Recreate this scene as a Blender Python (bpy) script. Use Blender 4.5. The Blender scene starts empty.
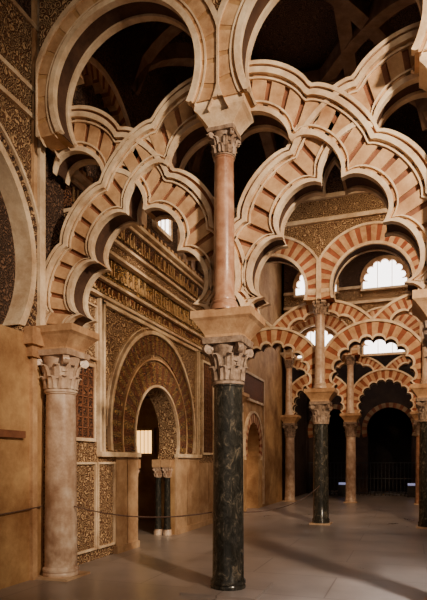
import bpy, bmesh, math, random
from mathutils import Vector, Matrix
random.seed(7)
S=2.46
pi=math.pi
# ------------------------------------------------------------ materials
def newmat(name):
    m=bpy.data.materials.new(name); m.use_nodes=True
    nt=m.node_tree; b=nt.nodes['Principled BSDF']
    return m,nt,b
def N(nt,t,**k):
    n=nt.nodes.new(t)
    for a,v in k.items():
        if a in n.inputs: n.inputs[a].default_value=v
        else: setattr(n,a,v)
    return n
def coords(nt,scale=(1,1,1)):
    tc=nt.nodes.new('ShaderNodeTexCoord'); mp=nt.nodes.new('ShaderNodeMapping')
    mp.inputs['Scale'].default_value=scale
    nt.links.new(tc.outputs['Object'],mp.inputs['Vector']); return mp.outputs['Vector']
def ramp(nt,src,stops):
    r=nt.nodes.new('ShaderNodeValToRGB'); cr=r.color_ramp
    while len(cr.elements)<len(stops): cr.elements.new(0.5)
    for e,(p,c) in zip(cr.elements,stops):
        e.position=p; e.color=(c[0],c[1],c[2],1)
    nt.links.new(src,r.inputs['Fac']); return r.outputs['Color']
def bump(nt,b,src,st,dist=0.02):
    n=nt.nodes.new('ShaderNodeBump'); n.inputs['Strength'].default_value=st; n.inputs['Distance'].default_value=dist
    nt.links.new(src,n.inputs['Height']); nt.links.new(n.outputs['Normal'],b.inputs['Normal'])
def stone(name,c1,c2,scale=3,rough=.8,bs=.35,c3=None):
    m,nt,b=newmat(name); v=coords(nt)
    n=N(nt,'ShaderNodeTexNoise'); n.inputs['Scale'].default_value=scale; n.inputs['Detail'].default_value=9; n.inputs['Roughness'].default_value=.65
    nt.links.new(v,n.inputs['Vector'])
    st=[(.3,c1),(.68,c2)]
    if c3: st=[(.28,c1),(.5,c2),(.72,c3)]
    col=ramp(nt,n.outputs['Fac'],st)
    n3=N(nt,'ShaderNodeTexNoise'); n3.inputs['Scale'].default_value=1.3; n3.inputs['Detail'].default_value=8; n3.inputs['Roughness'].default_value=.7
    nt.links.new(v,n3.inputs['Vector'])
    mx=nt.nodes.new('ShaderNodeMixRGB'); mx.blend_type='MULTIPLY'; mx.inputs['Fac'].default_value=.9
    nt.links.new(col,mx.inputs['Color1']); nt.links.new(ramp(nt,n3.outputs['Fac'],[(.36,(.52,.40,.32)),(.58,(1,1,1))]),mx.inputs['Color2'])
    nt.links.new(mx.outputs['Color'],b.inputs['Base Color'])
    n2=N(nt,'ShaderNodeTexNoise'); n2.inputs['Scale'].default_value=40; n2.inputs['Detail'].default_value=4
    nt.links.new(v,n2.inputs['Vector'])
    b.inputs['Roughness'].default_value=rough; bump(nt,b,n2.outputs['Fac'],bs,.01); return m
def carved(name,lite,dark,scale=9,bs=1.0,warp=.35,lo=.3,hi=.75):
    m,nt,b=newmat(name); v=coords(nt)
    n=N(nt,'ShaderNodeTexNoise'); n.inputs['Scale'].default_value=scale*.5
    nt.links.new(v,n.inputs['Vector'])
    mx=nt.nodes.new('ShaderNodeMixRGB'); mx.blend_type='ADD'; mx.inputs['Fac'].default_value=warp*.3
    nt.links.new(v,mx.inputs['Color1']); nt.links.new(n.outputs['Color'],mx.inputs['Color2'])
    vo=N(nt,'ShaderNodeTexVoronoi'); vo.feature='F1'; vo.inputs['Scale'].default_value=scale; vo.inputs['Randomness'].default_value=.75
    nt.links.new(mx.outputs['Color'],vo.inputs['Vector'])
    ml=nt.nodes.new('ShaderNodeMath'); ml.operation='MULTIPLY'; ml.inputs[1].default_value=19
    nt.links.new(vo.outputs['Distance'],ml.inputs[0])
    sn=nt.nodes.new('ShaderNodeMath'); sn.operation='SINE'; nt.links.new(ml.outputs[0],sn.inputs[0])
    ma=nt.nodes.new('ShaderNodeMath'); ma.operation='MULTIPLY_ADD'; ma.inputs[1].default_value=.5; ma.inputs[2].default_value=.5
    nt.links.new(sn.outputs[0],ma.inputs[0])
    nt.links.new(ramp(nt,ma.outputs[0],[(lo,dark),(hi,lite)]),b.inputs['Base Color'])
    b.inputs['Roughness'].default_value=.7; bump(nt,b,ma.outputs[0],bs,.035); return m
CREAM=stone('cream_stone',(.46,.26,.125),(.76,.50,.28),4)
RIM=stone('pale_rim_stucco',(.70,.51,.32),(.95,.79,.57),5)
BRICK=stone('rosy_brick',(.19,.07,.035),(.31,.125,.06),6)
SOFF=stone('soffit_shade',(.05,.022,.013),(.12,.058,.032),5)  # dark lining colour that paints the shade under the arches
REDB=stone('red_brick',(.24,.06,.025),(.40,.12,.05),6)
PLAST=stone('ochre_plaster',(.38,.20,.08),(.62,.39,.18),1.6,bs=.2)
SLAB=stone('marble_dado',(.42,.25,.13),(.70,.50,.32),2.2,.45,.1)
PINK=stone('rose_marble',(.24,.10,.06),(.44,.23,.14),5,.3,.1,(.62,.41,.29))
PALE=stone('pale_marble',(.40,.25,.16),(.66,.48,.35),5,.35,.1,(.85,.72,.58))
CAPM=stone('capital_marble',(.14,.09,.06),(.54,.40,.30),14,.6,.5)
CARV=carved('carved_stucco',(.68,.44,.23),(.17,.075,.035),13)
CARVD=carved('carved_stucco_dark',(.19,.10,.06),(.045,.022,.014),13)  # darker ornament; also puts the gloom of upper walls and ceiling into colour
MOSA=carved('gold_mosaic',(.62,.35,.09),(.035,.018,.018),13)
MOSR=carved('red_mosaic',(.42,.15,.05),(.06,.014,.014),13)
LATT=carved('lattice_ground',(.30,.12,.05),(.035,.012,.01),14)
LETT=stone('gilt_letters',(.66,.42,.18),(.9,.64,.34),6)
DARK=stone('dark_void',(.012,.007,.006),(.03,.017,.012),5)  # near-black backing that paints the unlit depth behind the far doorways
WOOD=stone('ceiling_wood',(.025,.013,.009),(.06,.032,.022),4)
RIBS=stone('rib_stone',(.12,.065,.038),(.26,.16,.10),4)
IRON=stone('iron',(.02,.02,.02),(.05,.05,.05),9,.5)
ROPE=stone('rope_fibre',(.10,.06,.05),(.2,.12,.09),30)
BACK=stone('dim_wall',(.04,.021,.015),(.09,.05,.03),2)  # darkened tone for the far walls, their dimness put into the colour
BLK,nt,b=newmat('dark_green_marble'); v=coords(nt,(1,1,.55))
n=N(nt,'ShaderNodeTexNoise'); n.inputs['Scale'].default_value=11; n.inputs['Detail'].default_value=12; n.inputs['Roughness'].default_value=.75; n.inputs['Distortion'].default_value=1.2
nt.links.new(v,n.inputs['Vector'])
nt.links.new(ramp(nt,n.outputs['Fac'],[(.40,(.014,.015,.013)),(.55,(.04,.038,.032)),(.64,(.17,.14,.10)),(.70,(.05,.045,.04))]),b.inputs['Base Color'])
b.inputs['Roughness'].default_value=.2
FLO,nt,b=newmat('marble_paving'); v=coords(nt)
br=N(nt,'ShaderNodeTexBrick'); br.inputs['Scale'].default_value=1; br.inputs['Brick Width'].default_value=2.3; br.inputs['Row Height'].default_value=1.2
br.inputs['Mortar Size'].default_value=.009; br.inputs['Color1'].default_value=(.33,.28,.255,1); br.inputs['Color2'].default_value=(.27,.23,.21,1); br.inputs['Mortar'].default_value=(.18,.145,.13,1)
nt.links.new(v,br.inputs['Vector'])
n=N(nt,'ShaderNodeTexNoise'); n.inputs['Scale'].default_value=.8; n.inputs['Detail'].default_value=12; n.inputs['Roughness'].default_value=.62
nt.links.new(v,n.inputs['Vector'])
mx=nt.nodes.new('ShaderNodeMixRGB'); mx.blend_type='MULTIPLY'; mx.inputs['Fac'].default_value=1
nt.links.new(br.outputs['Color'],mx.inputs['Color1']); nt.links.new(ramp(nt,n.outputs['Fac'],[(.33,(.68,.65,.63)),(.67,(1.2,1.16,1.14))]),mx.inputs['Color2'])
nt.links.new(mx.outputs['Color'],b.inputs['Base Color'])
rr=nt.nodes.new('ShaderNodeMapRange'); rr.inputs['To Min'].default_value=.2; rr.inputs['To Max'].default_value=.42
nt.links.new(n.outputs['Fac'],rr.inputs['Value']); nt.links.new(rr.outputs['Result'],b.inputs['Roughness'])
bump(nt,b,n.outputs['Fac'],.15,.01)
def emis(name,c,s):
    m,nt,b=newmat(name); b.inputs['Base Color'].default_value=(.8,.8,.8,1)
    b.inputs['Emission Color'].default_value=(*c,1); b.inputs['Emission Strength'].default_value=s; return m
DAY=emis('daylit_glass',(1,.93,.90),5)
AMBER=emis('amber_lamp_glass',(1,.50,.13),3.2)
BLUE=emis('bluish_glass',(.4,.5,1),.35)
# ------------------------------------------------------------ mesh builder
class MB:
    def __init__(s,mp=None): s.v=[];s.f=[];s.mi=[];s.mats=[];s.mp=mp or (lambda u,z,d:(u,d,z)); s.sm=[]
    def m(s,mat):
        if mat not in s.mats: s.mats.append(mat)
        return s.mats.index(mat)
    def add(s,vs,fs,mat,smooth=False,raw=False):
        o=len(s.v); s.v+= [tuple(p) if raw else s.mp(*p) for p in vs]
        k=s.m(mat)
        for f in fs: s.f.append([o+i for i in f]); s.mi.append(k); s.sm.append(smooth)
    def box(s,u0,u1,z0,z1,d0,d1,mat):
        vs=[(u,z,d) for d in (d0,d1) for z in (z0,z1) for u in (u0,u1)]
        s.add(vs,[(0,1,3,2),(4,6,7,5),(0,4,5,1),(2,3,7,6),(0,2,6,4),(1,5,7,3)],mat)
    def strip(s,a,b,d0,d1,mat,closed=False):
        n=len(a); vs=[]
        for i in range(n):
            vs+=[(a[i][0],a[i][1],d0),(b[i][0],b[i][1],d0),(b[i][0],b[i][1],d1),(a[i][0],a[i][1],d1)]
        fs=[]
        for i in range(n-1):
            p=4*i;q=p+4
            fs+=[(p,p+1,q+1,q),(p+1,p+2,q+2,q+1),(p+2,p+3,q+3,q+2),(p+3,p,q,q+3)]
        fs+=[(0,3,2,1),(4*n-4,4*n-3,4*n-2,4*n-1)]
        s.add(vs,fs,mat)
    def lathe(s,prof,mat,seg=28,cx=0,cy=0):
        vs=[];fs=[];n=len(prof)
        for r,z in prof:
            for i in range(seg):
                a=2*pi*i/seg; vs.append((cx+r*math.cos(a),cy+r*math.sin(a),z))
        for j in range(n-1):
            for i in range(seg):
                k=(i+1)%seg; fs.append((j*seg+i,j*seg+k,(j+1)*seg+k,(j+1)*seg+i))
        fs.append(tuple(range(seg))[::-1]); fs.append(tuple((n-1)*seg+i for i in range(seg)))
        s.add(vs,fs,mat,True,True)
    def build(s,name,parent=None,loc=(0,0,0),autosm=False):
        me=bpy.data.meshes.new(name); me.from_pydata(s.v,[],s.f)
        for m in s.mats: me.materials.append(m)
        for p,k,sm in zip(me.polygons,s.mi,s.sm): p.material_index=k; p.use_smooth=sm
        bm=bmesh.new(); bm.from_mesh(me); bmesh.ops.recalc_face_normals(bm,faces=bm.faces); bm.to_mesh(me); bm.free()
        if any(s.sm):
            try: me.set_sharp_from_angle(angle=math.radians(40))
            except Exception: pass
        o=bpy.data.objects.new(name,me); bpy.context.collection.objects.link(o); o.location=loc
        if parent: o.parent=parent
        return o
def empty(name,loc=(0,0,0)):
    e=bpy.data.objects.new(name,None); e.empty_display_size=.2; bpy.context.collection.objects.link(e); e.location=loc; return e
# ------------------------------------------------------------ arches
def val(f,t): return f(t) if callable(f) else f
def ring(mb,cu,cz,rin,rout,t0,t1,d0,d1,mat,step=math.radians(1),zmin=None):
    n=max(2,int(abs(t1-t0)/step)+1); a=[];b=[]
    for i in range(n+1):
        t=t0+(t1-t0)*i/n; ri=val(rin,t); ro=val(rout,t); s=math.sin(t)
        if zmin is not None and s<-1e-4:
            L=(zmin-cz)/s; ro=max(ri+.0005,min(ro,L))
        a.append((cu+ri*math.cos(t),cz+ri*s)); b.append((cu+ro*math.cos(t),cz+ro*s))
    mb.strip(a,b,d0,d1,mat)
def rims(mb,cu,cz,rin,rout,t0,t1,d0,d1,p,mat,zmin=None,q=.05):
    ring(mb,cu,cz,rin,rout,t0,t1,d0-p,d0+q,mat,zmin=zmin)
    ring(mb,cu,cz,rin,rout,t0,t1,d1-q,d1+p,mat,zmin=zmin)
def voussoirs(mb,cu,cz,rin,rout,t0,t1,d0,d1,n,ma,mb2,ratio=.62,rec=.02,zmin=None):
    p=(t1-t0)/n
    for i in range(n):
        a=t0+i*p; m=a+p*ratio
        ring(mb,cu,cz,rin,rout,a,m,d0,d1,ma,math.radians(.9),zmin)
        ring(mb,cu,cz,rin,rout,m,a+p,d0+rec,d1-rec,mb2,math.radians(.9),zmin)
W=math.radians(20); OFF=math.radians(10)
def scal(R,h,pw=.5,crown=0):
    def f(t):
        x=((t-OFF)/W)%1.0; y=1-(2*x-1)**2
        k=1
        if crown:
            q=1-min(1,abs(t-pi/2)/math.radians(42)); q=q*q*(3-2*q); k=1+crown*q
        return (R+h*max(0,y)**pw)*k
    return f
def arch_wall(mb,cu,cz,r,u0,u1,z0,z1,d0,d1,mat):
    s=(z0-cz)/r; a0=math.asin(max(-1,min(1,s)))
    ths=[a0+(pi-2*a0)*i/60 for i in range(61)]
    for (cu_,cz_) in ((u1,z1),(u0,z1)): ths.append(math.atan2(cz_-cz,cu_-cu))
    for cu_ in (u0,u1):
        t=math.atan2(z0-cz,cu_-cu)
        if t<a0-1e-6 and cu_==u0: t+=2*pi
        if a0<t<pi-a0: ths.append(t)
    ths.sort(); a=[];b=[]
    for t in ths:
        c,s2=math.cos(t),math.sin(t); L=1e9
        if c>1e-6: L=min(L,(u1-cu)/c)
        if c<-1e-6: L=min(L,(u0-cu)/c)
        if s2>1e-6: L=min(L,(z1-cz)/s2)
        if s2<-1e-6: L=min(L,(z0-cz)/s2)
        L=max(L,r+.0005)
        a.append((cu+r*c,cz+r*s2)); b.append((cu+L*c,cz+L*s2))
    mb.strip(a,b,d0,d1,mat)
# ------------------------------------------------------------ columns
def leaf(mb,ang,r0,z0,h,w,out,mat,tip=.5):
    vs=[];fs=[];n=7
    ca,sa=math.cos(ang),math.sin(ang)
    for i in range(n):
        f=i/(n-1); z=z0+h*(f if f<.8 else .8+(f-.8)*.1-(f-.8)*tip)
        r=r0+.012+out*(f**2.6); ww=w*(1-.15*f)*(1 if f<.7 else (1-(f-.7)/.3*.7))
        for k,(q,dr) in enumerate(((-1,-.012),(-.5,.012),(0,0.0),(.5,.012),(1,-.012))):
            x=r+dr; y=q*ww; vs.append((x*ca-y*sa,x*sa+y*ca,z))
    for i in range(n-1):
        for k in range(4):
            p=i*5+k; fs.append((p,p+1,p+6,p+5))
    mb.add(vs,fs,mat,True,True)
def capital(mb,z0,h,r,R,mat,mat2,dx=0):
    mb.lathe([(r,z0),(r*1.13,z0+.02*h),(r*1.13,z0+.07*h),(r*1.0,z0+.1*h),(r*1.03,z0+.4*h),(r*1.15,z0+.7*h),(R*.95,z0+.86*h),(R*.8,z0+.88*h)],mat,24)
    for i in range(8): leaf(mb,i*pi/4,r*1.0,z0+.1*h,.38*h,r*.38,.34*r,mat2)
    for i in range(8): leaf(mb,i*pi/4+pi/8,r*1.03,z0+.33*h,.42*h,r*.36,.5*r,mat2)
    for i in range(4):
        a=i*pi/2+pi/4; leaf(mb,a,r*1.1,z0+.5*h,.38*h,r*.3,.75*r,mat2,.8)
        ca,sa=math.cos(a),math.sin(a); cr=R*1.15; vr=.11*h; vs=[];fs=[]
        for sgn in(-1,1):
            for k in range(12):
                t=2*pi*k/12; x=cr+vr*math.cos(t); y=sgn*r*.2; vs.append((x*ca-y*sa,x*sa+y*ca,z0+.76*h+vr*math.sin(t)))
        fs=[tuple(range(12)),tuple(range(12,24))]+[(k,(k+1)%12,12+(k+1)%12,12+k) for k in range(12)]
        mb.add(vs,fs,mat2,False,True)
    pts=[]
    for i in range(4):
        a0=i*pi/2+pi/4
        for k in range(8):
            f=k/8; a=a0+f*pi/2; rr=R*1.42-(R*.42)*math.sin(f*pi)
            pts.append((rr*math.cos(a),rr*math.sin(a)))
    n=len(pts); vs=[(x,y,z0+.87*h) for x,y in pts]+[(x*1.05,y*1.05,z0+h) for x,y in pts]
    mb.add(vs,[tuple(range(n)),tuple(range(n,2*n))]+[(k,(k+1)%n,n+(k+1)%n,n+k) for k in range(n)],mat,False,True)
def shaft(mb,z0,z1,r,mat,seg=36):
    H=z1-z0
    mb.lathe([(r*1.12,z0),(r*1.12,z0+.03),(r*1.0,z0+.06)]+[(r*(1.0-.10*(f**1.5)),z0+.06+(H-.1)*f) for f in (.2,.4,.6,.8,1)]+[(r*.97,z1-.03),(r*.97,z1)],mat,seg)
def impost(mb,z0,h,a0,a1,b0,b1,mat,yo=0):
    prof=[(0,0),(.12,0.02),(.3,.25),(.62,.75),(.72,1),(1,1)]
    vs=[];fs=[]
    for f,g in prof:
        A=a0+(a1-a0)*g; B=b0+(b1-b0)*g
        for x,y in((-1,-1),(1,-1),(1,1),(-1,1)): vs.append((x*A,y*B+yo*g,z0+f*h))
    for j in range(len(prof)-1):
        for k in range(4):
            l=(k+1)%4; fs.append((j*4+k,j*4+l,j*4+4+l,j*4+4+k))
    fs+=[(0,1,2,3),tuple(len(vs)-4+k for k in range(4))]
    mb.add(vs,fs,mat,False,True)
def column(name,x,y,smat,upmat,r=.19,upper=True,capmat=CAPM,pl=0):
    e=empty(name,(x,y,0))
    b=MB(); b.box(-r*1.3-pl,r*1.3+pl,0,.03,-r*1.3-pl,r*1.3+pl,FLO if pl else SLAB); b.lathe([(r*1.10,.03),(r*1.13,.05),(r*1.10,.07),(r,.1)],smat); b.build('base',e)
    b=MB(); shaft(b,.09,2.47,r,smat); b.build('shaft',e)
    b=MB(); capital(b,2.45,.55,r*.92,r*1.25,capmat,capmat); b.build('capital',e)
    b=MB(); impost(b,3.0,.31,.22,.37,.22,.34,CREAM,.03); b.build('impost',e)
    if upper:
        yo=-.16
        b=MB(); b.lathe([(.17,3.31),(.17,3.35),(.15,3.38),(.155,3.41),(.125,3.44)],upmat); shaft(b,3.43,5.12,.125,upmat); b.build('upper_shaft',e,(0,yo,0))
        b=MB(); capital(b,5.1,.31,.115,.155,capmat,capmat); b.build('upper_capital',e,(0,yo,0))
        b=MB(); impost(b,5.41,.29,.15,.30,.15,.22,RIM); b.build('upper_impost',e,(0,yo+.02,0))
    return e
# ------------------------------------------------------------ interlaced arcade (Y=0)
CZ=3.12
def interlaced(name,Y,xs):
    e=empty(name,(0,Y,0))
    x0,x1=xs[0],xs[-1]; K=.14
    for i,c in enumerate(xs):
        t0=math.radians(5); t1=pi-t0
        if i==0: t1=pi/2
        if i==len(xs)-1: t0=pi/2
        off=.0 if i%2 else .03
        d0=.02+off; d1=.38-off
        b=MB()
        n=round((t1-t0)/math.radians(170)*36)
        voussoirs(b,c,CZ,scal(2.07,.25,.5,K),scal(2.56,.12,.6,K),t0,t1,d0,d1,n,CREAM,BRICK,.70,.03)
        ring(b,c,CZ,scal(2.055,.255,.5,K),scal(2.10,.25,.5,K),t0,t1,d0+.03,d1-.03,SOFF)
        rims(b,c,CZ,scal(2.02,.26,.5,K),scal(2.085,.25,.5,K),t0,t1,d0,d1,.04,RIM)
        rims(b,c,CZ,scal(2.13,.25,.5,K),scal(2.15,.25,.5,K),t0,t1,d0,d1,.02,RIM)
        rims(b,c,CZ,scal(2.50,.12,.6,K),scal(2.52,.12,.6,K),t0,t1,d0,d1,.02,RIM)
        rims(b,c,CZ,scal(2.55,.12,.6,K),scal(2.61,.12,.6,K),t0,t1,d0,d1,.045,RIM)
        rims(b,c,CZ,scal(2.65,.12,.6,K),scal(2.69,.12,.6,K),t0,t1,d0,d1,.02,RIM)
        ring(b,c,CZ,scal(2.60,.12,.6,K),scal(2.68,.12,.6,K),t0,t1,d0+.01,d1-.01,BRICK)
        b.build('lobed_band_%d'%(i+1),e)
    for i in range(len(xs)-1):
        c=(xs[i]+xs[i+1])/2; w=(xs[i+1]-xs[i])/2; b=MB()
        cz=6.17;R=1.0; a0=math.asin((5.7-cz)/R)
        ro=lambda t:min(R+.32,(w-.001)/max(1e-6,abs(math.cos(t))))
        voussoirs(b,c,cz,R,ro,a0,pi-a0,-.33,.0,17,CREAM,PLAST,.8,.008,5.7)
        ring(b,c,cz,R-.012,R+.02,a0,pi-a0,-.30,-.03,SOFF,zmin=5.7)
        rims(b,c,cz,R-.04,R+.03,a0,pi-a0,-.33,.0,.04,RIM,zmin=5.7)
        rims(b,c,cz,R+.07,R+.09,a0,pi-a0,-.33,.0,.015,RIM,zmin=5.7)
        rims(b,c,cz,lambda t:min(R+.26,ro(t)-.01),ro,a0,pi-a0,-.33,.0,.03,RIM,zmin=5.7)
        arch_wall(b,c,cz,R+.2,c-w,c+w,5.72,8.3,-.28,-.02,CARV)
        b.build('upper_arch_%d'%(i+1),e)
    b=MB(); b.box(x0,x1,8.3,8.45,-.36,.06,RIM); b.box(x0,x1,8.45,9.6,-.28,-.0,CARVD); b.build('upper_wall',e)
    return e
def double_arcade(name,Y,xs,glaze=False):
    e=empty(name,(0,Y,0)); x0,x1=xs[0],xs[-1]
    for i in range(len(xs)-1):
        c=(xs[i]+xs[i+1])/2; w=(xs[i+1]-xs[i])/2; b=MB()
        cz=3.58;R=.84;a0=math.asin((3.3-cz)/(R))
        ri=scal(R,.14,.5)
        ro=lambda t:min(1.36,(w-.001)/max(1e-6,abs(math.cos(t))))
        voussoirs(b,c,cz,ri,ro,a0,pi-a0,-.0,.4,17,CREAM,REDB,.55,.015,3.3)
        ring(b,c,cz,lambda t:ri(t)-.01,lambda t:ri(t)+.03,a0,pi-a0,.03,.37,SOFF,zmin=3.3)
        rims(b,c,cz,lambda t:ri(t)-.02,lambda t:ri(t)+.04,a0,pi-a0,0,.4,.03,RIM,zmin=3.3)
        rims(b,c,cz,lambda t:ro(t)-.06,lambda t:ro(t)+.0,a0,pi-a0,0,.4,.03,RIM,zmin=3.3)
        cz=5.72;R=.93;a0=math.asin((5.45-cz)/R)
        ro2=lambda t:min(1.42,(w-.001)/max(1e-6,abs(math.cos(t))))
        voussoirs(b,c,cz,R,ro2,a0,pi-a0,-.3,.15,19,CREAM,REDB,.55,.015,5.45)
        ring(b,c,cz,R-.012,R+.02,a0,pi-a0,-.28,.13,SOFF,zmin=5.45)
        rims(b,c,cz,R-.03,R+.04,a0,pi-a0,-.3,.15,.03,RIM,zmin=5.45)
        rims(b,c,cz,lambda t:ro2(t)-.06,ro2,a0,pi-a0,-.3,.15,.03,RIM,zmin=5.45)
        arch_wall(b,c,cz,1.2,c-w,c+w,5.72,7.3,-.24,.1,CARV)
        for sx in (-1,1):
            cc=c+sx*w
            ta,tb=(math.radians(98),math.radians(150)) if sx>0 else (math.radians(30),math.radians(82))
            voussoirs(b,cc,3.9,scal(1.25,.1,.6),1.62,ta,tb,.06,.32,8,CREAM,REDB,.6,.01)
            rims(b,cc,3.9,scal(1.22,.1,.6),scal(1.28,.1,.6),ta,tb,.06,.32,.03,RIM)
            rims(b,cc,3.9,1.58,1.64,ta,tb,.06,.32,.03,RIM)
        b.build('double_arch_%d'%(i+1),e)
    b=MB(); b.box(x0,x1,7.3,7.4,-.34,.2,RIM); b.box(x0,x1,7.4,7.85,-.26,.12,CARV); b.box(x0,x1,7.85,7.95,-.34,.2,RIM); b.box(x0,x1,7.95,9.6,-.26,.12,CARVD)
    b.build('upper_wall',e)
    return e
XS=[-2.46,0,2.46,4.92,7.38]
interlaced('interlaced_arcade',0,XS)
double_arcade('double_arcade',7.5,XS)
double_arcade('double_arcade',15,XS)
column('marble_column',0,0.05,BLK,PINK,.19,pl=.2)
column('marble_column',-2.36,0.05,PALE,PINK,.215,False,PALE)
column('marble_column',2.46,0.05,PINK,PINK,.19)
column('marble_column',4.92,0.05,BLK,PINK,.19)
column('marble_column',7.38,0.05,BLK,PINK,.19)
for X,m in ((-2.3,PINK),(0,BLK),(2.46,BLK),(4.92,PINK),(7.38,BLK)):
    column('marble_column',X,7.55,m,PALE,.19)
for X,m in ((-2.3,PALE),(0,PALE),(2.46,PINK),(4.92,PALE),(7.38,PINK)):
    column('marble_column',X,15.05,m,PALE,.19)
# ------------------------------------------------------------ ribbed vaults
def rib(mb,p,q,z0,h,mat,w=.13,th=.3):
    d=Vector((q[0]-p[0],q[1]-p[1])); d.normalize(); nx,ny=-d.y*w,d.x*w; n=24; vs=[];fs=[]
    for i in range(n+1):
        f=i/n; x=p[0]+(q[0]-p[0])*f; y=p[1]+(q[1]-p[1])*f; z=z0+h*math.sqrt(max(0,1-(2*f-1)**2))
        vs+=[(x-nx,y-ny,z),(x+nx,y+ny,z),(x+nx,y+ny,z+th),(x-nx,y-ny,z+th)]
    for i in range(n):
        a=4*i; fs+=[(a+k,a+(k+1)%4,a+4+(k+1)%4,a+4+k) for k in range(4)]
    fs+=[(0,1,2,3),(4*n,4*n+1,4*n+2,4*n+3)]
    mb.add(vs,fs,mat,False,True)
def vault(x0,x1,y0,y1):
    b=MB(); cx,cy=(x0+x1)/2,(y0+y1)/2; hx,hy=(x1-x0)/2,(y1-y0)/2; a=.41
    P=[(1,a),(a,1),(-a,1),(-1,a),(-1,-a),(-a,-1),(a,-1),(1,-a)]
    P=[(cx+hx*u,cy+hy*v_) for u,v_ in P]
    for i in range(8):
        rib(b,P[i],P[(i+3)%8],7.9,1.25,RIBS,.12,.28)
    b.build('ribbed_vault')
vault(-2.4,2.4,.3,7.05); vault(2.55,7.2,.3,7.05)
# ------------------------------------------------------------ shell
b=MB(); b.box(-8,9,-.1,0,-11,24,FLO); b.build('floor')
b=MB(lambda u,z,d:(u,d,z)); b.box(-2.9,9,9.6,9.75,-11,24,CARVD)
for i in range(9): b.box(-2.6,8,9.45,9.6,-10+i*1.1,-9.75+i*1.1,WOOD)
b.build('ceiling')
LW=lambda u,z,d:(-2.6+d,u,z)
b=MB(LW)
b.box(-11,-3.5,0,9.6,-.4,0,PLAST)
b.box(-3.5,0,0,3.2,-.4,0,PLAST)
arch_wall(b,-1.75,4.1,1.49,-3.5,0,3.2,6.4,-.4,0,CARV)
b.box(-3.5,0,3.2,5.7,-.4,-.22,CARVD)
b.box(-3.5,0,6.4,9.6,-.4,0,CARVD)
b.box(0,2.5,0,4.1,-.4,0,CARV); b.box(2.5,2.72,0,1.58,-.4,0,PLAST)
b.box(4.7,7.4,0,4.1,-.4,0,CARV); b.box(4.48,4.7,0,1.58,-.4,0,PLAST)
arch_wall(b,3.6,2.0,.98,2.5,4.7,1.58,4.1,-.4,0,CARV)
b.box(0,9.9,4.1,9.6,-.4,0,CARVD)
b.box(7.4,9.9,0,4.1,-.4,0,PLAST)
arch_wall(b,10.7,2.0,.75,9.9,11.5,1.7,9.6,-.4,0,PLAST)
b.box(9.9,10.0,0,1.7,-.4,0,PLAST); b.box(11.4,11.5,0,1.7,-.4,0,PLAST)
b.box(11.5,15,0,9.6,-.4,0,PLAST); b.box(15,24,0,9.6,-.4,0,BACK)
b.box(1.9,2.1,0,3.3,-3.6,-.4,PLAST); b.box(7.0,7.2,0,3.3,-3.6,-.4,PLAST)
b.box(1.9,7.2,3.2,3.4,-3.6,-.4,CARVD); b.box(1.9,7.2,0,3.4,-3.8,-3.6,REDB)
# gate ornament, carved into the wall itself
gc=3.6
ga=math.asin(-.42/.98)
voussoirs(b,gc,2.0,1.0,1.45,ga,pi-ga,.001,.035,19,MOSA,MOSR,.5,.0,1.72)
ring(b,gc,2.0,.985,1.03,ga,pi-ga,.001,.06,RIM,zmin=1.6)
ring(b,gc,2.05,1.45,1.48,-.25,pi+.25,.001,.05,CREAM)
voussoirs(b,gc,2.12,1.50,1.86,-.22,pi+.22,.001,.03,31,MOSR,MOSA,.5,.0,1.72)
ring(b,gc,2.12,1.86,1.93,-.22,pi+.22,.001,.07,RIM,zmin=1.72)
ring(b,gc,2.12,1.97,1.99,0,pi,.001,.04,RIM)
for (u0,u1,z0,z1) in ((1.48,1.54,1.7,4.10),(5.66,5.72,1.7,4.10),(1.48,5.72,4.06,4.12),(1.36,1.42,1.7,4.12),(5.78,5.84,1.7,4.12)):
    b.box(u0,u1,z0,z1,.001,.06,RIM)
for (u0,u1) in ((1.92,2.3),(2.33,2.72),(4.48,5.1),(5.13,5.84)):
    b.box(u0,u1,.12,1.62,.001,.035,SLAB)
b.box(1.9,2.72,0.001,.12,.001,.07,SLAB); b.box(4.48,7.1,0.001,.12,.001,.07,SLAB)
b.box(1.36,2.74,1.62,1.70,.001,.09,RIM); b.box(4.46,5.9,1.62,1.70,.001,.09,RIM)
for (u0,u1) in ((5.86,6.5),(6.53,7.05)): b.box(u0,u1,.12,1.5,.001,.03,SLAB)
b.build('wall_left')
b=MB(); b.box(9,9.3,0,9.6,-11,24,PLAST); b.build('wall_right')
b=MB()
for c in (-1.3,1.2,3.7,6.2):
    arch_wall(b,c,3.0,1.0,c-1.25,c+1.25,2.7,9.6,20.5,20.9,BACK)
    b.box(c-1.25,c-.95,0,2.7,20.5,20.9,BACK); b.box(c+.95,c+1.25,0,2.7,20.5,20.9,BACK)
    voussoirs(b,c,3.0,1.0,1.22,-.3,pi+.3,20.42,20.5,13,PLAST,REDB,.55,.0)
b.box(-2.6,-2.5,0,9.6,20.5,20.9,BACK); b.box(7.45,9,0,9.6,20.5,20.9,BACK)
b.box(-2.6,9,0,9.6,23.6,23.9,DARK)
b.build('wall_back')
b=MB(LW); b.box(-11,-.45,1.84,1.93,0,.06,BRICK); b.build('trim_1')
e=empty('blind_horseshoe_arch'); b=MB(LW)
a0=math.asin(-.86/1.49)
ring(b,-1.75,4.1,1.45,1.55,a0,pi-a0,-.22,.04,RIM,zmin=3.27)
voussoirs(b,-1.75,4.1,1.55,1.70,a0,pi-a0,-.02,.015,60,CARV,CARVD,.6,.0,zmin=3.27)
ring(b,-1.75,4.1,1.68,1.72,-.1,pi+.1,-.05,.05,RIM)
b.build('arch_ring',e)
b=MB(LW)
for z in (6.0,6.35,7.2): b.box(-3.5,-.05,z,z+.06,0,.05,RIM)
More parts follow.
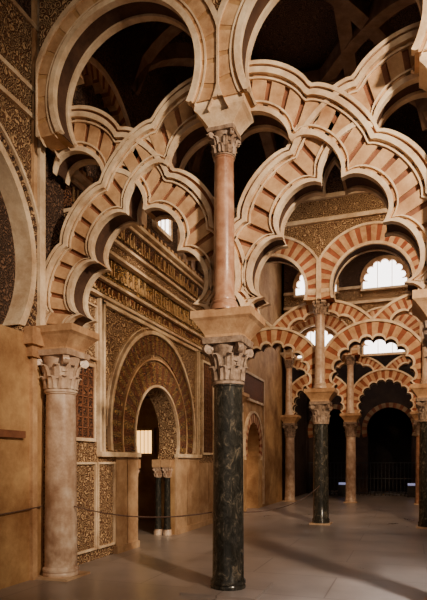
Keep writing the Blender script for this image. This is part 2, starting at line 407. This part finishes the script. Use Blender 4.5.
b.box(-.16,-.04,3.25,9.5,0,.06,RIM); b.box(-.26,-.19,4.9,9.5,0,.04,CREAM)
b.box(-3.5,-.28,6.06,6.35,0,.025,CARV); b.box(-3.5,-.28,6.42,7.2,0,.02,CARV)
b.box(-.42,-.04,3.05,3.27,0,.14,CREAM); b.box(-.36,-.04,2.9,3.05,0,.09,CREAM)
b.box(-.30,-.2,0,2.9,0,.05,CREAM)
b.build('alfiz_and_corbel',e)
# ---- gate colonnettes
for (u,d) in ((4.37,-.12),(4.37,-.33),(2.83,-.12),(2.83,-.33)):
    c=MB(); shaft(c,.12,1.2,.07,BLK,20); c.lathe([(.1,0),(.1,.07),(.08,.12)],PALE,20); capital(c,1.2,.22,.065,.08,PALE,PALE)
    c.box(-.1,.1,1.42,1.58,-.1,.1,CREAM)
    c.build('gate_colonnette',None,(-2.6+d,u,0))
EW=lambda u,z,d:(u,7.0-d,z)
b=MB(EW); b.box(-4.75,-4.3,1.75,2.35,.01,.05,AMBER)
for k in range(5): b.box(-4.76+k*.112,-4.75+k*.112,1.72,2.38,.05,.07,IRON)
for (u0,u1,z0,z1) in ((-4.82,-4.75,1.68,2.42),(-4.3,-4.23,1.68,2.42),(-4.75,-4.3,1.68,1.75),(-4.75,-4.3,2.35,2.42)): b.box(u0,u1,z0,z1,.005,.09,CREAM)
b.build('window_1')
# ---- panels
e=empty('carved_wall_panels')
def panel(u0,u1,z0,z1,mat,fr=.06,pd=.015,rim=RIM):
    b=MB(LW); b.box(u0,u1,z0,z1,.001,pd,mat)
    b.box(u0-fr,u0,z0-fr,z1+fr,.001,.05,rim); b.box(u1,u1+fr,z0-fr,z1+fr,.001,.05,rim)
    b.box(u0,u1,z0-fr,z0,.001,.05,rim); b.box(u0,u1,z1,z1+fr,.001,.05,rim)
    b.build('panel',e); return b
panel(.62,1.22,1.9,3.0,LATT,.05)
panel(.55,1.28,3.15,3.95,CARV,.03)
panel(.45,1.26,.2,1.5,CARV,.035); panel(1.36,1.84,.2,1.5,CARV,.035)
panel(6.1,6.8,1.75,3.9,LATT,.05)
b=MB(LW)
for (u0,u1,z0,z1) in ((.62,1.22,1.9,3.0),(6.1,6.8,1.75,3.9)):
    n=int((z1-z0)/.14)
    for i in range(n+1):
        z=z0+(z1-z0)*i/n; b.box(u0,u1,z-.008,z+.008,.01,.03,BRICK)
    for i in range(5):
        u=u0+(u1-u0)*i/4; b.box(u-.008,u+.008,z0,z1,.01,.03,BRICK)
b.build('lattice',e)
# ---- friezes
e=empty('inscription_frieze'); b=MB(LW)
U0,U1=.46,7.15
bands=[(4.18,4.42,MOSR,.03),(4.50,4.86,MOSA,.06),(4.94,5.10,CARV,.10),(5.18,5.52,LATT,.12)]
for z0,z1,m,d in bands: b.box(U0,U1,z0,z1,0.001,d,m)
for z in (4.14,4.42,4.86,5.10,5.52): b.box(U0,U1,z,z+.05,0.001,.17 if z>4.8 else .1,RIM)
b.box(U0,U1,5.6,5.66,0.001,.24,RIM)
u=U0
while u<U1-.1: b.box(u,u+.09,5.66,5.76,.02,.2,CREAM); u+=.18
b.build('bands',e)
b=MB(LW)
for (z0,z1,d) in ((4.20,4.40,.03),(4.52,4.84,.06),(5.20,5.50,.12)):
    u=U0+.05
    while u<U1-.2:
        h=random.choice([.35,.5,.95,.95,1]); w=.022; H=(z1-z0)
        b.box(u,u+w,z0+.03,z0+.03+(H-.05)*h,d,d+.025,LETT)
        L=random.uniform(.05,.13); b.box(u,u+L,z0+.03,z0+.055,d,d+.025,LETT)
        if random.random()<.5: b.box(u,u+L*.6,z0+.03+(H-.05)*h-.02,z0+.03+(H-.05)*h,d,d+.025,LETT)
        if random.random()<.4: b.box(u+L*.5,u+L*.5+w,z0+.03,z0+.03+H*.4,d,d+.025,LETT)
        u+=L*.8+random.uniform(.03,.06)
b.build('letters',e)
e=empty('blind_lobed_arches')
b=MB(LW)
for c in (1.3,3.75,6.2):
    ri=scal(.8,.12)
    voussoirs(b,c,6.5,ri,1.12,0,pi,.001,.14,18,CREAM,BRICK,.6,.0)
    ring(b,c,6.5,1.08,1.16,0,pi,.001,.18,RIM)
    for s in(-1,1): b.box(c+s*1.0-.12,c+s*1.0+.12,5.80,6.5,.001,.14,PALE)
b.build('arches',e)
def window(name,mp,c,z0,z1,w,d,mat=DAY):
    b=MB(mp); R=w/2
    ring(b,c,z1-R,.001,R,0,pi,d,d+.02,mat); b.box(c-R,c+R,z0,z1-R,d,d+.02,mat)
    n=3
    for i in range(1,n):
        u=c-R+w*i/n; h=z1-R+math.sqrt(max(0,R*R-(u-c)**2)); b.box(u-.012,u+.012,z0,h,d-.04,d+.04,RIM)
    rl=lambda t:R-.02-.14*(1-math.sqrt(max(0,1-(2*((t/(pi/7))%1.0)-1)**2)))
    ring(b,c,z1-R,rl,R+.10,0,pi,d-.12,d+.07,CREAM); b.box(c-R-.08,c-R,z0,z1-R,d-.05,d+.07,RIM); b.box(c+R,c+R+.08,z0,z1-R,d-.05,d+.07,RIM); b.box(c-R-.08,c+R+.08,z0-.08,z0,d-.05,d+.07,RIM)
    return b.build(name)
k=2
for c in (3.75,6.2):
    window('window_%d'%k,LW,c,6.1,7.0,.6,.03); k+=1
WB=lambda u,z,d:(u,15+d,z)
for c in (-1.23,1.23,3.69):
    window('window_%d'%k,WB,c,5.5,6.55,1.5,.0); k+=1
    window('window_%d'%k,WB,c,7.8,8.8,1.5,-.38); k+=1
e=empty('side_doorway'); b=MB(LW); gc=10.7
a0=-.41
voussoirs(b,gc,2.0,.76,1.05,a0,pi-a0,0.001,.04,15,CREAM,REDB,.55,.0,1.7)
ring(b,gc,2.0,1.05,1.12,a0,pi-a0,0.001,.07,RIM,zmin=1.7)
for (u0,u1,z0,z1) in ((9.4,9.47,.1,3.4),(11.93,12,.1,3.4),(9.4,12,3.4,3.47),(9.4,12,4.2,4.27),(9.4,9.47,3.4,4.2),(11.93,12,3.4,4.2)): b.box(u0,u1,z0,z1,0.001,.06,RIM)
b.box(9.47,11.93,3.47,4.2,.001,.03,MOSR)
b.build('surround',e)
b=MB(LW); b.box(9.96,11.44,0.001,2.74,-.43,-.4,REDB)
b.box(10.66,10.74,0.001,2.7,-.4,-.38,IRON)
b.build('door_1')
e=empty('iron_grille'); b=MB()
for i in range(60): x=-2.3+i*.16; b.box(x-.012,x+.012,0,1.5,19.6,19.63,IRON)
for z in (.1,.75,1.45): b.box(-2.4,7.2,z,z+.04,19.59,19.64,IRON)
b.build('bars',e)
for x in (-.9,2.0):
    b=MB(); b.box(x,x+.3,.5,.6,18.9,18.95,BLUE); b.box(x-.03,x+.33,.0,.5,18.88,18.97,IRON); b.build('display_case')
def rope(pts,name='rope_barrier'):
    cu=bpy.data.curves.new(name,'CURVE'); cu.dimensions='3D'; cu.bevel_depth=.008; cu.bevel_resolution=2
    sp=cu.splines.new('POLY'); sp.points.add(len(pts)-1)
    for q,p in zip(sp.points,pts): q.co=(*p,1)
    cu.materials.append(ROPE); o=bpy.data.objects.new(name,cu); bpy.context.collection.objects.link(o); return o
def sag(a,b,s,n=24):
    return [(a[0]+(b[0]-a[0])*i/n,a[1]+(b[1]-a[1])*i/n,a[2]+(b[2]-a[2])*i/n-s*4*(i/n)*(1-i/n)) for i in range(n+1)]
rope(sag((-2.14,0.03,.95),(-.2,0.03,.93),.10)); rope(sag((.03,.25,.92),(0,7.35,.95),.18)); rope(sag((-2.58,-3,.95),(-2.55,-.1,.95),.05))
# ------------------------------------------------------------ light
def area(name,loc,tgt,size,pw,col):
    l=bpy.data.lights.new(name,'AREA'); l.shape='SQUARE'; l.size=size; l.energy=pw; l.color=col
    o=bpy.data.objects.new(name,l); bpy.context.collection.objects.link(o); o.location=loc
    o.rotation_euler=(Vector(tgt)-Vector(loc)).to_track_quat('-Z','Y').to_euler(); return o
def spot(name,loc,tgt,ang,pw,col,soft=.4,blend=.6):
    l=bpy.data.lights.new(name,'SPOT'); l.spot_size=math.radians(ang); l.spot_blend=blend; l.energy=pw; l.color=col; l.shadow_soft_size=soft
    o=bpy.data.objects.new(name,l); bpy.context.collection.objects.link(o); o.location=loc
    o.rotation_euler=(Vector(tgt)-Vector(loc)).to_track_quat('-Z','Y').to_euler(); return o
W1=(1,.78,.55)
spot('nave_key_spot',(7.0,-5.6,6.2),(1.6,0,4.2),56,6000,W1,.3,1)  # unseen key spot, added to light the right bay
area('nave_fill_area',(4.5,-7.5,9.2),(-.5,0,2.0),2.2,200,W1)  # unseen area light, added as soft fill from the camera side
spot('bay_fill_spot',(4.6,3.2,7.4),(-2.3,3.6,3.2),52,1300,(1,.68,.38),.25,.8)  # unseen spot, added to brighten the gate wall and leave its top dark
spot('bay_fill_spot',(3.6,1.2,7.4),(1.8,7.5,4.8),66,2300,(1,.70,.42),.25,.8)  # unseen spot, added to brighten the middle arcade
spot('bay_fill_spot',(1.5,9,8.8),(1.2,15,4.6),56,800,(1,.64,.36),.25,.8)  # unseen spot, added to brighten the rear arcade
area('bay_fill_area',(1.5,11.3,9.3),(1,11,0),2.5,170,(1,.78,.58))  # unseen overhead area light, added as fill for the rear bay
spot('floor_patch_spot',(5.0,-3.6,8.6),(3.4,-.4,0),40,5200,(1,.96,.93),.3,1)  # unseen spot, added to throw the bright area on the floor
for p,e_ in (((-.2,3.6,7.4),3),((4.6,3.6,7.4),3)):
    l=bpy.data.lights.new('vault_fill','POINT'); l.energy=e_; l.color=(1,.6,.4); l.shadow_soft_size=.15  # unseen weak point light, added to lift the vault
    o=bpy.data.objects.new('vault_fill',l); bpy.context.collection.objects.link(o); o.location=p
l=bpy.data.lights.new('passage_lamp','POINT'); l.energy=3; l.color=(1,.6,.28); l.shadow_soft_size=.1
o=bpy.data.objects.new('passage_lamp',l); bpy.context.collection.objects.link(o); o.location=(-4.8,5.4,2.6)
w=bpy.data.worlds.new('World'); bpy.context.scene.world=w; w.use_nodes=True
w.node_tree.nodes['Background'].inputs['Color'].default_value=(1,.79,.66,1); w.node_tree.nodes['Background'].inputs['Strength'].default_value=.24
# ------------------------------------------------------------ camera
cd=bpy.data.cameras.new('camera'); cam=bpy.data.objects.new('camera',cd); bpy.context.collection.objects.link(cam)
cam.location=(2.06,-6.38,1.55); cam.rotation_euler=(pi/2,0,math.atan2(.33,.944))
cd.sensor_fit='VERTICAL'; cd.sensor_height=36; cd.lens=33.6; cd.shift_y=161/600; cd.clip_end=200
bpy.context.scene.camera=cam
